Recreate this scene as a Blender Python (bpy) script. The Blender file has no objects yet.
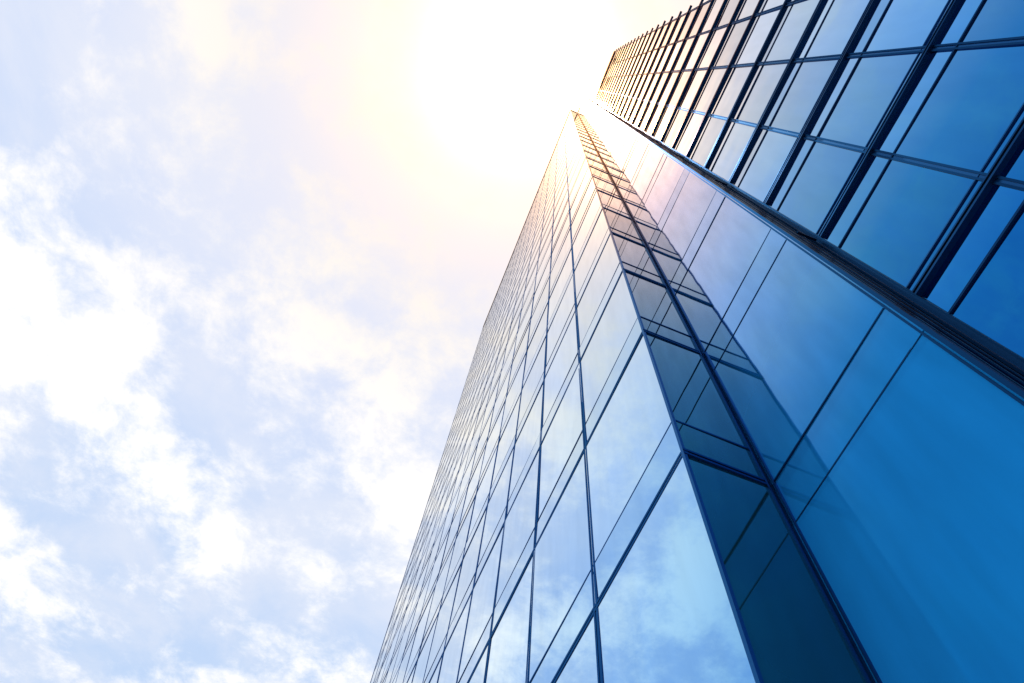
import bpy, math, random
from mathutils import Matrix, Vector
random.seed(7)
scene = bpy.context.scene
scene.view_settings.view_transform = 'Standard'
scene.view_settings.look = 'None'
scene.view_settings.exposure = 0
col = scene.collection

# ------------------------------------------------------------ camera
F = 683.0
Zc = Vector((49, 260, F)).normalized()
U2 = Vector((8848, -3463, F)).normalized()
U2 = (U2 - Zc * U2.dot(Zc)).normalized()
U1 = -(U2.cross(Zc)) if (U2.cross(Zc)).y > 0 else U2.cross(Zc)
right = Vector((U2.x, U1.x, Zc.x)); up = Vector((U2.y, U1.y, Zc.y)); fwd = Vector((U2.z, U1.z, Zc.z))
cam_d = bpy.data.cameras.new("camera"); cam = bpy.data.objects.new("camera", cam_d)
col.objects.link(cam); scene.camera = cam
cam_d.sensor_width = 36; cam_d.lens = 36 * F / 1024
cam_d.clip_start = 0.05; cam_d.clip_end = 5000
R = Matrix((right, up, -fwd)).transposed()
cam.matrix_world = Matrix.Translation((0, 0, 1.6)) @ R.to_4x4()

def pix(px, py):
    v = right * (px - 512) + up * (341.5 - py) + fwd * F
    return v.normalized()

# ------------------------------------------------------------ node helpers
def N(nt, t, **kw):
    n = nt.nodes.new(t)
    for k, v in kw.items(): setattr(n, k, v)
    return n
def ramp(nt, stops, interp='LINEAR'):
    r = N(nt, 'ShaderNodeValToRGB'); r.color_ramp.interpolation = interp
    e = r.color_ramp.elements
    while len(e) > 1: e.remove(e[-1])
    e[0].position = stops[0][0]; e[0].color = (*stops[0][1], 1)
    for p, c in stops[1:]:
        k = e.new(p); k.color = (*c, 1)
    return r

def glass(name, stops, rough=0.01, bump=0.02, var=0.12, diff=None, dfac=0.0, dr=(.35, .95, .12), grime=.93):
    m = bpy.data.materials.new(name); m.use_nodes = True
    nt = m.node_tree; nt.nodes.clear(); L = nt.links.new
    out = N(nt, 'ShaderNodeOutputMaterial')
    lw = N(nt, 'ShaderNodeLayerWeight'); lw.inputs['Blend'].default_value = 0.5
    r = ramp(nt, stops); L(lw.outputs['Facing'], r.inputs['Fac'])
    oi = N(nt, 'ShaderNodeObjectInfo')
    mr = N(nt, 'ShaderNodeMapRange'); mr.inputs['To Min'].default_value = 1 - var; mr.inputs['To Max'].default_value = 1.0
    L(oi.outputs['Random'], mr.inputs['Value'])
    geo = N(nt, 'ShaderNodeNewGeometry')
    mp = N(nt, 'ShaderNodeMapping'); mp.inputs['Scale'].default_value = (3, 3, 0.5)
    L(geo.outputs['Position'], mp.inputs['Vector'])
    g = N(nt, 'ShaderNodeTexNoise'); g.inputs['Scale'].default_value = 1.2; g.inputs['Detail'].default_value = 5
    L(mp.outputs[0], g.inputs['Vector'])
    gr = N(nt, 'ShaderNodeMapRange'); gr.inputs['From Min'].default_value = .3; gr.inputs['From Max'].default_value = .7
    gr.inputs['To Min'].default_value = grime; gr.inputs['To Max'].default_value = 1.0
    L(g.outputs['Fac'], gr.inputs['Value'])
    mul = N(nt, 'ShaderNodeMath', operation='MULTIPLY'); L(mr.outputs[0], mul.inputs[0]); L(gr.outputs[0], mul.inputs[1])
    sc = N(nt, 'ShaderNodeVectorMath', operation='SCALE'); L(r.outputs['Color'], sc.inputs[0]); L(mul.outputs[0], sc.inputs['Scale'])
    n = N(nt, 'ShaderNodeTexNoise'); n.inputs['Scale'].default_value = 0.7; n.inputs['Detail'].default_value = 1
    L(geo.outputs['Position'], n.inputs['Vector'])
    b = N(nt, 'ShaderNodeBump'); b.inputs['Strength'].default_value = bump; b.inputs['Distance'].default_value = 0.3
    L(n.outputs['Fac'], b.inputs['Height'])
    gl = N(nt, 'ShaderNodeBsdfGlossy'); gl.inputs['Roughness'].default_value = rough
    L(sc.outputs[0], gl.inputs['Color']); L(b.outputs[0], gl.inputs['Normal'])
    if diff is None:
        L(gl.outputs[0], out.inputs['Surface'])
    else:
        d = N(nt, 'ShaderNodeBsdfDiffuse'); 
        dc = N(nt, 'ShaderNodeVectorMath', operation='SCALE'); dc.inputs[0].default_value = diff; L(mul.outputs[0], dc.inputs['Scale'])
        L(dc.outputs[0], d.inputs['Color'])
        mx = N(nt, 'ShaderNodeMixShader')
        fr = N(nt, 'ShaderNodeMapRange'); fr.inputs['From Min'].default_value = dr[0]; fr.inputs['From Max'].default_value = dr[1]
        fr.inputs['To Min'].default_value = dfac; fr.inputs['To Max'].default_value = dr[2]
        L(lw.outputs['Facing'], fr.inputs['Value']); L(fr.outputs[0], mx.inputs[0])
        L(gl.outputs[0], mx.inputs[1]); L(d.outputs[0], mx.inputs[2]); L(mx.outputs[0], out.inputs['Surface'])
    return m
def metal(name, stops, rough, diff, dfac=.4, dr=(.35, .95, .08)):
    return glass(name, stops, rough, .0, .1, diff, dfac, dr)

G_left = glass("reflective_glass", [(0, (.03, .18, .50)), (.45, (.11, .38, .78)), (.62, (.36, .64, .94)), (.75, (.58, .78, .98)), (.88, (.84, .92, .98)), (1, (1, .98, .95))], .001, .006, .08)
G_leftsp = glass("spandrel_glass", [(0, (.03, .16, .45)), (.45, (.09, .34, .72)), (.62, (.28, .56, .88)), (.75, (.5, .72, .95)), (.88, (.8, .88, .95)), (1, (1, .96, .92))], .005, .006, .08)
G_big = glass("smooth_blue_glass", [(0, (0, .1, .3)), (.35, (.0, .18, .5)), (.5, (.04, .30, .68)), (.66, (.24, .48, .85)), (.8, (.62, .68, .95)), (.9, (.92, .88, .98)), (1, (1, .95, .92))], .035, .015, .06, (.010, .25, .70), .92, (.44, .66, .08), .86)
G_dark = glass("dark_teal_glass", [(0, (0, .07, .12)), (.4, (.015, .15, .22)), (.6, (.05, .25, .35)), (.72, (.22, .42, .5)), (.8, (.55, .6, .6)), (.88, (.95, .9, .8)), (1, (1, .97, .92))], .02, .02, .3, (.010, .10, .145), .5, (.35, .8, .02))  # dark teal; pale amber end of ramp paints the glare over upper storeys
G_b = glass("deep_blue_glass", [(0, (0, .08, .28)), (.45, (.01, .165, .49)), (.55, (.04, .28, .67)), (.66, (.2, .48, .89)), (.8, (.6, .77, .99)), (.9, (.94, .92, .9)), (1, (1, .92, .8))], .005, .04, .25)
M_frame = metal("blue_grey_aluminium", [(0, (.01, .05, .16)), (.6, (.02, .11, .3)), (.8, (.06, .16, .36)), (.88, (.3, .24, .24)), (.94, (.7, .45, .26)), (1, (1, .78, .5))], .25, (.005, .05, .16))  # blue-grey metal; gold grazing stops paint the sun's glow into upper frames
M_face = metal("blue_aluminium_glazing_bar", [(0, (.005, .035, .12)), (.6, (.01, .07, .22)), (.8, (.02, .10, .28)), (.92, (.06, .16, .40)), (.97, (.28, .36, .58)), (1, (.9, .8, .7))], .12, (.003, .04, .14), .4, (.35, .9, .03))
M_rail = metal("slate_blue_rail", [(0, (.01, .06, .18)), (.6, (.02, .10, .28)), (.8, (.08, .2, .42)), (.88, (.35, .28, .28)), (1, (1, .78, .55))], .25, (.006, .06, .19))  # slate blue, with warm sun glow tinted into the grazing-angle stops
M_fin = metal("dark_navy_aluminium", [(0, (.004, .03, .1)), (.6, (.01, .05, .15)), (.78, (.04, .08, .17)), (.85, (.36, .18, .09)), (.91, (.8, .4, .15)), (1, (1, .65, .33))], .3, (.003, .024, .08))  # navy; orange stops at grazing angles stand in for golden glow high up
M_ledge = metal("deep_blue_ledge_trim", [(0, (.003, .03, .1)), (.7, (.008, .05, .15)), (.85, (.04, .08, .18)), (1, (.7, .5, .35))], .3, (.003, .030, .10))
M_body = metal("dark_core_cladding", [(0, (.004, .03, .08)), (1, (.1, .15, .25))], .5, (.003, .02, .05))
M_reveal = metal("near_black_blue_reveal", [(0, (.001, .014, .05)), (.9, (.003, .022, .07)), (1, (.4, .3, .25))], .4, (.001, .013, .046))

# ------------------------------------------------------------ mesh helpers
FACES = [(0,3,2,1),(4,5,6,7),(0,1,5,4),(1,2,6,5),(2,3,7,6),(3,0,4,7)]
def boxes(name, bl, mat, parent=None, kind=None):
    V = []; Fc = []
    for (x0, x1, y0, y1, z0, z1) in bl:
        o = len(V)
        V += [(x0,y0,z0),(x1,y0,z0),(x1,y1,z0),(x0,y1,z0),(x0,y0,z1),(x1,y0,z1),(x1,y1,z1),(x0,y1,z1)]
        Fc += [tuple(i + o for i in f) for f in FACES]
    return mk(name, V, Fc, mat, parent, kind)
def mk(name, V, Fc, mat, parent=None, kind=None):
    me = bpy.data.meshes.new(name); me.from_pydata(V, [], Fc); me.update()
    ob = bpy.data.objects.new(name, me); col.objects.link(ob)
    me.materials.append(mat)
    if parent: ob.parent = parent
    if kind: ob["kind"] = kind
    return ob
def empty(name, loc, label, cat):
    e = bpy.data.objects.new(name, None); col.objects.link(e); e.location = (0, 0, 0)
    e["label"] = label; e["category"] = cat
    return e
def pane_geo(axis, c, a0, a1, z0, z1, tilt=0.006):
    ta = random.uniform(-tilt, tilt) ; tz = random.uniform(-tilt, tilt)
    def off(a, z): return ta * (1 if a == a1 else -1) + tz * (1 if z == z1 else -1)
    V = []
    for th in (0.0, 0.02):
        for (a, z) in ((a0, z0), (a1, z0), (a1, z1), (a0, z1)):
            d = c + off(a, z) + th
            V.append((d, a, z) if axis == 'x' else (a, d, z))
    if axis == 'x': Fc = [(0,3,2,1),(4,5,6,7),(0,1,5,4),(1,2,6,5),(2,3,7,6),(3,0,4,7)]
    else: Fc = [(0,1,2,3),(4,7,6,5),(0,4,5,1),(1,5,6,2),(2,6,7,3),(3,7,4,0)]
    return V, Fc
def emit_panes(name, plist, parent, nmax=100):
    def size(p):
        ax, c, a0, a1, z0, z1, m = p
        a = (a0 + a1) / 2; z = (z0 + z1) / 2 - 1.6
        d2 = c * c + a * a + z * z
        cosn = abs(c) / math.sqrt(d2)
        v = Vector((c, a, z) if ax == 'x' else (a, c, z))
        f = v.dot(fwd); vis = 0
        if f > 0:
            px = v.dot(right) / f * F; py = v.dot(up) / f * F
            if abs(px) < 560 and abs(py) < 390: vis = 1
        return -(vis * 10 + (a1 - a0) * (z1 - z0) * cosn / d2)
    plist = sorted(plist, key=size)
    for p in plist[:nmax]:
        V, Fc = pane_geo(*p[:6]); mk(name, V, Fc, p[6], parent)
    rest = plist[nmax:]
    if rest:
        mats = []; V = []; Fc = []; mi = []
        for p in rest:
            v, f = pane_geo(*p[:6], 0.002); o = len(V); V += v
            Fc += [tuple(i + o for i in q) for q in f]
            if p[6] not in mats: mats.append(p[6])
            mi += [mats.index(p[6])] * 6
        ob = mk(name, V, Fc, mats[0], parent, "stuff")
        for m in mats[1:]: ob.data.materials.append(m)
        for i, pl in enumerate(ob.data.polygons): pl.material_index = mi[i]

# ------------------------------------------------------------ tower A
xA, xB, yc, y0 = 3.17, 4.41, 3.50, 0.83
topA = 122.0
FH = 4.53; zf0 = 9.37 - 2 * FH
nF = int((topA - zf0) / FH)
yEnd = 45.0; MS = 2.74
A = empty("office_tower", (0, 0, 0), "tall stepped glass curtain wall tower with pale blue reflective windows", "building")
e = 0.10
boxes("wall", [(xA + e, 30, yc + e, yEnd, 0.02, topA - .3), (xB + e, 30, y0 + e, yc + e + .005, 0.025, topA - .32)], M_body, A)
ys = [yc]
k = 1
while yc + MS * k < yEnd: ys.append(yc + MS * k); k += 1
ys.append(yEnd)
zs = [zf0 + FH * i for i in range(nF + 1)]
win = []; spa = []
SP = 0.88
for i in range(nF):
    z = zs[i]; zt = zs[i + 1]
    for j in range(len(ys) - 1):
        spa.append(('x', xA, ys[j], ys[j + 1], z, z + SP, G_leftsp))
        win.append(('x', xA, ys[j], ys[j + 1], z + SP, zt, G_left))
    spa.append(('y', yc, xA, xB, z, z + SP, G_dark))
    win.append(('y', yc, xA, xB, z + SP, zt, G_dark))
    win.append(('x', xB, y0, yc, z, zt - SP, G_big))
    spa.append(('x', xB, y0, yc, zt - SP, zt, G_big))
emit_panes("window", win, A)
emit_panes("spandrel_panel", spa, A)
for j, y in enumerate(ys):
    if j == 0: continue
    w = .07
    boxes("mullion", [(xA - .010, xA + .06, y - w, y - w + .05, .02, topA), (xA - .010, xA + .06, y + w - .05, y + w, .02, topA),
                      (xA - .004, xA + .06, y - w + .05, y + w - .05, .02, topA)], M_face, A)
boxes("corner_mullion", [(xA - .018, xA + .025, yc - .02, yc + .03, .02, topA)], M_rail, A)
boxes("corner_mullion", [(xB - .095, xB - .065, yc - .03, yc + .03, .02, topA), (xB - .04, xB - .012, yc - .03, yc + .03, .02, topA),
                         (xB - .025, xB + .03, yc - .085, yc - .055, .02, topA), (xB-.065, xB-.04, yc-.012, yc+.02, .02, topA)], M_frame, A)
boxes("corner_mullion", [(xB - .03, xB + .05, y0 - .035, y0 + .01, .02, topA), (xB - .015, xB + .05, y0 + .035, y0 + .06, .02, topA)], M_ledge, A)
for i, z in enumerate(zs):
    t = .065
    boxes("transom", [(xA - .012, xA + .05, yc - .028, yEnd + .02, z - t, z - t + .05), (xA - .012, xA + .05, yc - .028, yEnd + .02, z + t - .05, z + t),
                      (xA - .006, xA + .05, yc - .012, yEnd, z - t + .05, z + t - .05),
                      (xA + .055, xB - .005, yc - .028, yc + .05, z - t, z - t + .04), (xA + .055, xB - .005, yc - .028, yc + .05, z + t - .04, z + t),
                      (xA + .055, xB - .005, yc - .01, yc + .05, z - t + .04, z + t - .04)], M_face, A)
    boxes("transom", [(xA - .0075, xA + .045, yc - .016, yEnd, z + SP - .018, z + SP + .018),
                      (xA + .05, xB - .01, yc - .016, yc + .05, z + SP - .018, z + SP + .018)], M_face, A)
    boxes("glazing_joint", [(xB - .010, xB + .05, y0 + .065, yc - .09, z - .012, z + .012),
                      (xB - .010, xB + .05, y0 + .065, yc - .09, z - SP - .012, z - SP + .012)], M_ledge, A)
boxes("parapet", [(xA - .03, xA + .5, yc - .03, yEnd + .1, topA - .3, topA + .9), (xA + .5, xB + .4, yc - .03, yc + .4, topA - .3, topA + .9),
                  (xB - .03, xB + .4, y0, yc - .03, topA - .3, topA + .9)], M_frame, A)

# ------------------------------------------------------------ tower B
xC = 5.20; MB = 1.68; yB0 = y0 - .02; yE = yB0 - 4 * MB
topB = 101.0; FB = 3.40; zb0 = 13.63 - 4 * FB
B = empty("office_tower", (0, 0, 0), "deep blue glass tower with projecting dark floor fins", "building")
boxes("wall", [(xC + e, 30, yE + .1, y0 - .02, 0.02, topB - .3)], M_body, B)
nB = int((topB - zb0) / FB)
win = []; spa = []
ybs = [yB0 - MB * i for i in range(5)]
for i in range(nB):
    z = zb0 + FB * i
    for j in range(4):
        a1, a0 = ybs[j], ybs[j + 1]
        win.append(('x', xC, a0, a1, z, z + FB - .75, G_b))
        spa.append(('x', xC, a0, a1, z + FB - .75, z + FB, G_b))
emit_panes("window", win, B)
emit_panes("spandrel_panel", spa, B)
for j, y in enumerate(ybs):
    w = .05 
    if j == 0:
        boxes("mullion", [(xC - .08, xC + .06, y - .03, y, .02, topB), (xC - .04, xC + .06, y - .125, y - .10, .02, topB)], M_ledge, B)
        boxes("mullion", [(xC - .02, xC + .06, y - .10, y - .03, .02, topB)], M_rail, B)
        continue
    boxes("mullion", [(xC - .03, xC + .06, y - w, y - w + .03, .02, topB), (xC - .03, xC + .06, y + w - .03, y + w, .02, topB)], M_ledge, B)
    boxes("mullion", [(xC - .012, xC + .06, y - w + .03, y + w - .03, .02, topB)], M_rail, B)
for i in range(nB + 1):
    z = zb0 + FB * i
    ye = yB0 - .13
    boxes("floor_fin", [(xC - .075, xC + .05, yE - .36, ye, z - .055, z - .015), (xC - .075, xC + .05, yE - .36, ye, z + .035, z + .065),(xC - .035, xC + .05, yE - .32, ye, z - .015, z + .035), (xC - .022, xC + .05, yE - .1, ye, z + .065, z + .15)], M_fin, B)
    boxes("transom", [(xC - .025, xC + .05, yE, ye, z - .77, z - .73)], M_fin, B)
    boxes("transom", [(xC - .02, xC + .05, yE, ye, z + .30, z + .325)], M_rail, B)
    if i % 2 == 0:
        boxes("bracket", [(xB + .34, xC - .09, yB0 - .07, yB0 - .03, z - .03, z + .03)], M_reveal, B)
rec = []
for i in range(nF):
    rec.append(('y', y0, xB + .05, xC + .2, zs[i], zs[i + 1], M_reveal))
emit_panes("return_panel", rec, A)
boxes("return_rib", [(xB + .14, xB + .17, y0 - .03, y0 - .015, .02, topA), (xB + .36, xB + .39, y0 - .03, y0 - .015, .02, topA), (xB + .58, xB + .60, y0 - .03, y0 - .015, .02, topA)], M_rail, A)
boxes("parapet", [(xC - .10, xC + .4, yE - .2, yB0 - .01, topB - .3, topB + .8)], M_fin, B)

# ------------------------------------------------------------ ground
def plain(name, c1, c2, sc, rough=.85):
    m = bpy.data.materials.new(name); m.use_nodes = True; nt = m.node_tree; p = nt.nodes['Principled BSDF']
    geo = N(nt, 'ShaderNodeNewGeometry'); n = N(nt, 'ShaderNodeTexNoise'); n.inputs['Scale'].default_value = sc; n.inputs['Detail'].default_value = 8
    nt.links.new(geo.outputs['Position'], n.inputs['Vector']); r = ramp(nt, [(.35, c1), (.65, c2)])
    nt.links.new(n.outputs['Fac'], r.inputs['Fac']); nt.links.new(r.outputs[0], p.inputs['Base Color']); p.inputs['Roughness'].default_value = rough
    return m
mk("ground", [(-2000,-2000,-.15),(2000,-2000,-.15),(2000,2000,-.15),(-2000,2000,-.15)], [(0,1,2,3)], plain("asphalt", (.04,.04,.045), (.06,.06,.06), 3), None, "structure")
boxes("pavement", [(-8, 40, -40, 80, -.16, 0)], plain("concrete_paving", (.28,.28,.27), (.36,.35,.34), 2), None, "structure")

# ------------------------------------------------------------ sky and sun
SUN = pix(520, 70)
el = math.asin(SUN.z); az = math.atan2(SUN.x, SUN.y)
ld = bpy.data.lights.new("sun", 'SUN'); ld.energy = 4; ld.angle = math.radians(.5); ld.color = (1, .93, .82)
lo = bpy.data.objects.new("sun", ld); col.objects.link(lo)
lo.rotation_euler = SUN.to_track_quat('Z', 'Y').to_euler(); lo.location = (0, 0, 200)

w = bpy.data.worlds.new("World"); scene.world = w; w.use_nodes = True
nt = w.node_tree; nt.nodes.clear(); L = nt.links.new
out = N(nt, 'ShaderNodeOutputWorld'); bg = N(nt, 'ShaderNodeBackground'); L(bg.outputs[0], out.inputs[0])
sky = N(nt, 'ShaderNodeTexSky', sky_type='NISHITA'); sky.sun_disc = False
sky.sun_elevation = el; sky.sun_rotation = az; sky.air_density = 1.0; sky.dust_density = 1.5
bg.inputs['Strength'].default_value = 0.1
tc = N(nt, 'ShaderNodeTexCoord')
sep = N(nt, 'ShaderNodeSeparateXYZ'); L(tc.outputs['Generated'], sep.inputs[0])
def M(op, a, b=None, c=None, clamp=False):
    n = N(nt, 'ShaderNodeMath', operation=op); n.use_clamp = clamp
    for i, v in enumerate((a, b, c)):
        if v is None: continue
        if isinstance(v, (int, float)): n.inputs[i].default_value = v
        else: L(v, n.inputs[i])
    return n.outputs[0]
zc = M('MAXIMUM', sep.outputs['Z'], .12)
px = M('DIVIDE', sep.outputs['X'], zc); py = M('DIVIDE', sep.outputs['Y'], zc)
P = N(nt, 'ShaderNodeCombineXYZ'); L(px, P.inputs[0]); L(py, P.inputs[1])
def noise(scale, detail, rough, dist, off):
    mp = N(nt, 'ShaderNodeMapping'); mp.inputs['Location'].default_value = off; L(P.outputs[0], mp.inputs[0])
    n = N(nt, 'ShaderNodeTexNoise'); n.inputs['Scale'].default_value = scale; n.inputs['Detail'].default_value = detail
    n.inputs['Roughness'].default_value = rough; n.inputs['Distortion'].default_value = dist; L(mp.outputs[0], n.inputs['Vector'])
    return n.outputs['Fac']
n1 = noise(2.8, 4, .5, .1, (3.1, 1.7, .3)); n2 = noise(8.0, 15, .66, .15, (7.3, 4.4, 2.1)); n3 = noise(2.4, 12, .62, .3, (1.3, 8.4, 5.1))
dens = M('ADD', M('MULTIPLY', n1, .46), M('MULTIPLY', n2, .54))
for (bx, by, br, amp) in [(70,330,.22,.055),(310,290,.20,.06),(20,600,.11,.04),(170,530,.10,.035),(400,480,.08,.02),(-150,450,.2,.06),(40,560,.15,.02),
                          (290,600,.13,-.06),(210,440,.07,-.03),(50,90,.2,-.02),(430,340,.08,-.03),(90,650,.06,-.03)]:
    d = pix(bx, by); c = (d.x / d.z, d.y / d.z, 0)
    ds = N(nt, 'ShaderNodeVectorMath', operation='DISTANCE'); L(P.outputs[0], ds.inputs[0]); ds.inputs[1].default_value = c
    gb = M('EXPONENT', M('MULTIPLY', M('POWER', M('DIVIDE', ds.outputs['Value'], br), 2), -1))
    dens = M('ADD', dens, M('MULTIPLY', gb, amp))
dot = N(nt, 'ShaderNodeVectorMath', operation='DOT_PRODUCT'); nv = N(nt, 'ShaderNodeVectorMath', operation='NORMALIZE')
L(tc.outputs['Generated'], nv.inputs[0]); L(nv.outputs[0], dot.inputs[0]); dot.inputs[1].default_value = SUN
ang = M('ARCCOSINE', M('MINIMUM', dot.outputs['Value'], .99999))
def gauss(s): return M('EXPONENT', M('MULTIPLY', M('POWER', M('DIVIDE', ang, s), 2), -1))
gw = gauss(.31); gn = gauss(.085); gm = gauss(.16)
dens2 = dens
def mr(v, a, b, c=0., d=1., t='SMOOTHSTEP'):
    n = N(nt, 'ShaderNodeMapRange', interpolation_type=t); L(v, n.inputs['Value'])
    n.inputs['From Min'].default_value = a; n.inputs['From Max'].default_value = b
    n.inputs['To Min'].default_value = c; n.inputs['To Max'].default_value = d
    return n.outputs[0]
def mixc(f, a, b):
    n = N(nt, 'ShaderNodeMix', data_type='RGBA'); L(f, n.inputs[0])
    for i, v in ((6, a), (7, b)):
        if isinstance(v, tuple): n.inputs[i].default_value = (*v, 1)
        else: L(v, n.inputs[i])
    return n.outputs[2]
def vm(op, a, b=None, s=None):
    n = N(nt, 'ShaderNodeVectorMath', operation=op)
    for i, v in enumerate((a, b)):
        if v is None: continue
        if isinstance(v, tuple): n.inputs[i].default_value = v
        else: L(v, n.inputs[i])
    if s is not None:
        if isinstance(s, (int, float)): n.inputs['Scale'].default_value = s
        else: L(s, n.inputs['Scale'])
    return n.outputs[0]
haze = mixc(mr(ang, .3, .95), (6.9, 7.4, 9.0), (5.1, 6.5, 8.8))
base = vm('ADD', vm('SCALE', sky.outputs[0], s=.2), haze)
veil = M('MULTIPLY', mr(n3, .38, .64), .6)
c1 = mixc(veil, base, (8.5, 8.8, 9.8))
cl = mixc(mr(ang, .3, .75), (10.2, 9.7, 9.2), (12.2, 11.7, 11.0))
c2 = mixc(mr(dens2, .445, .64), c1, cl)
c3 = mixc(M('MULTIPLY', gw, .85), c2, (10.5, 8.9, 7.5))
c4 = vm('ADD', c3, vm('SCALE', (13, 4.5, .8), s=gm))
L(vm('ADD', c4, vm('SCALE', (60, 40, 20), s=gn)), bg.inputs['Color'])
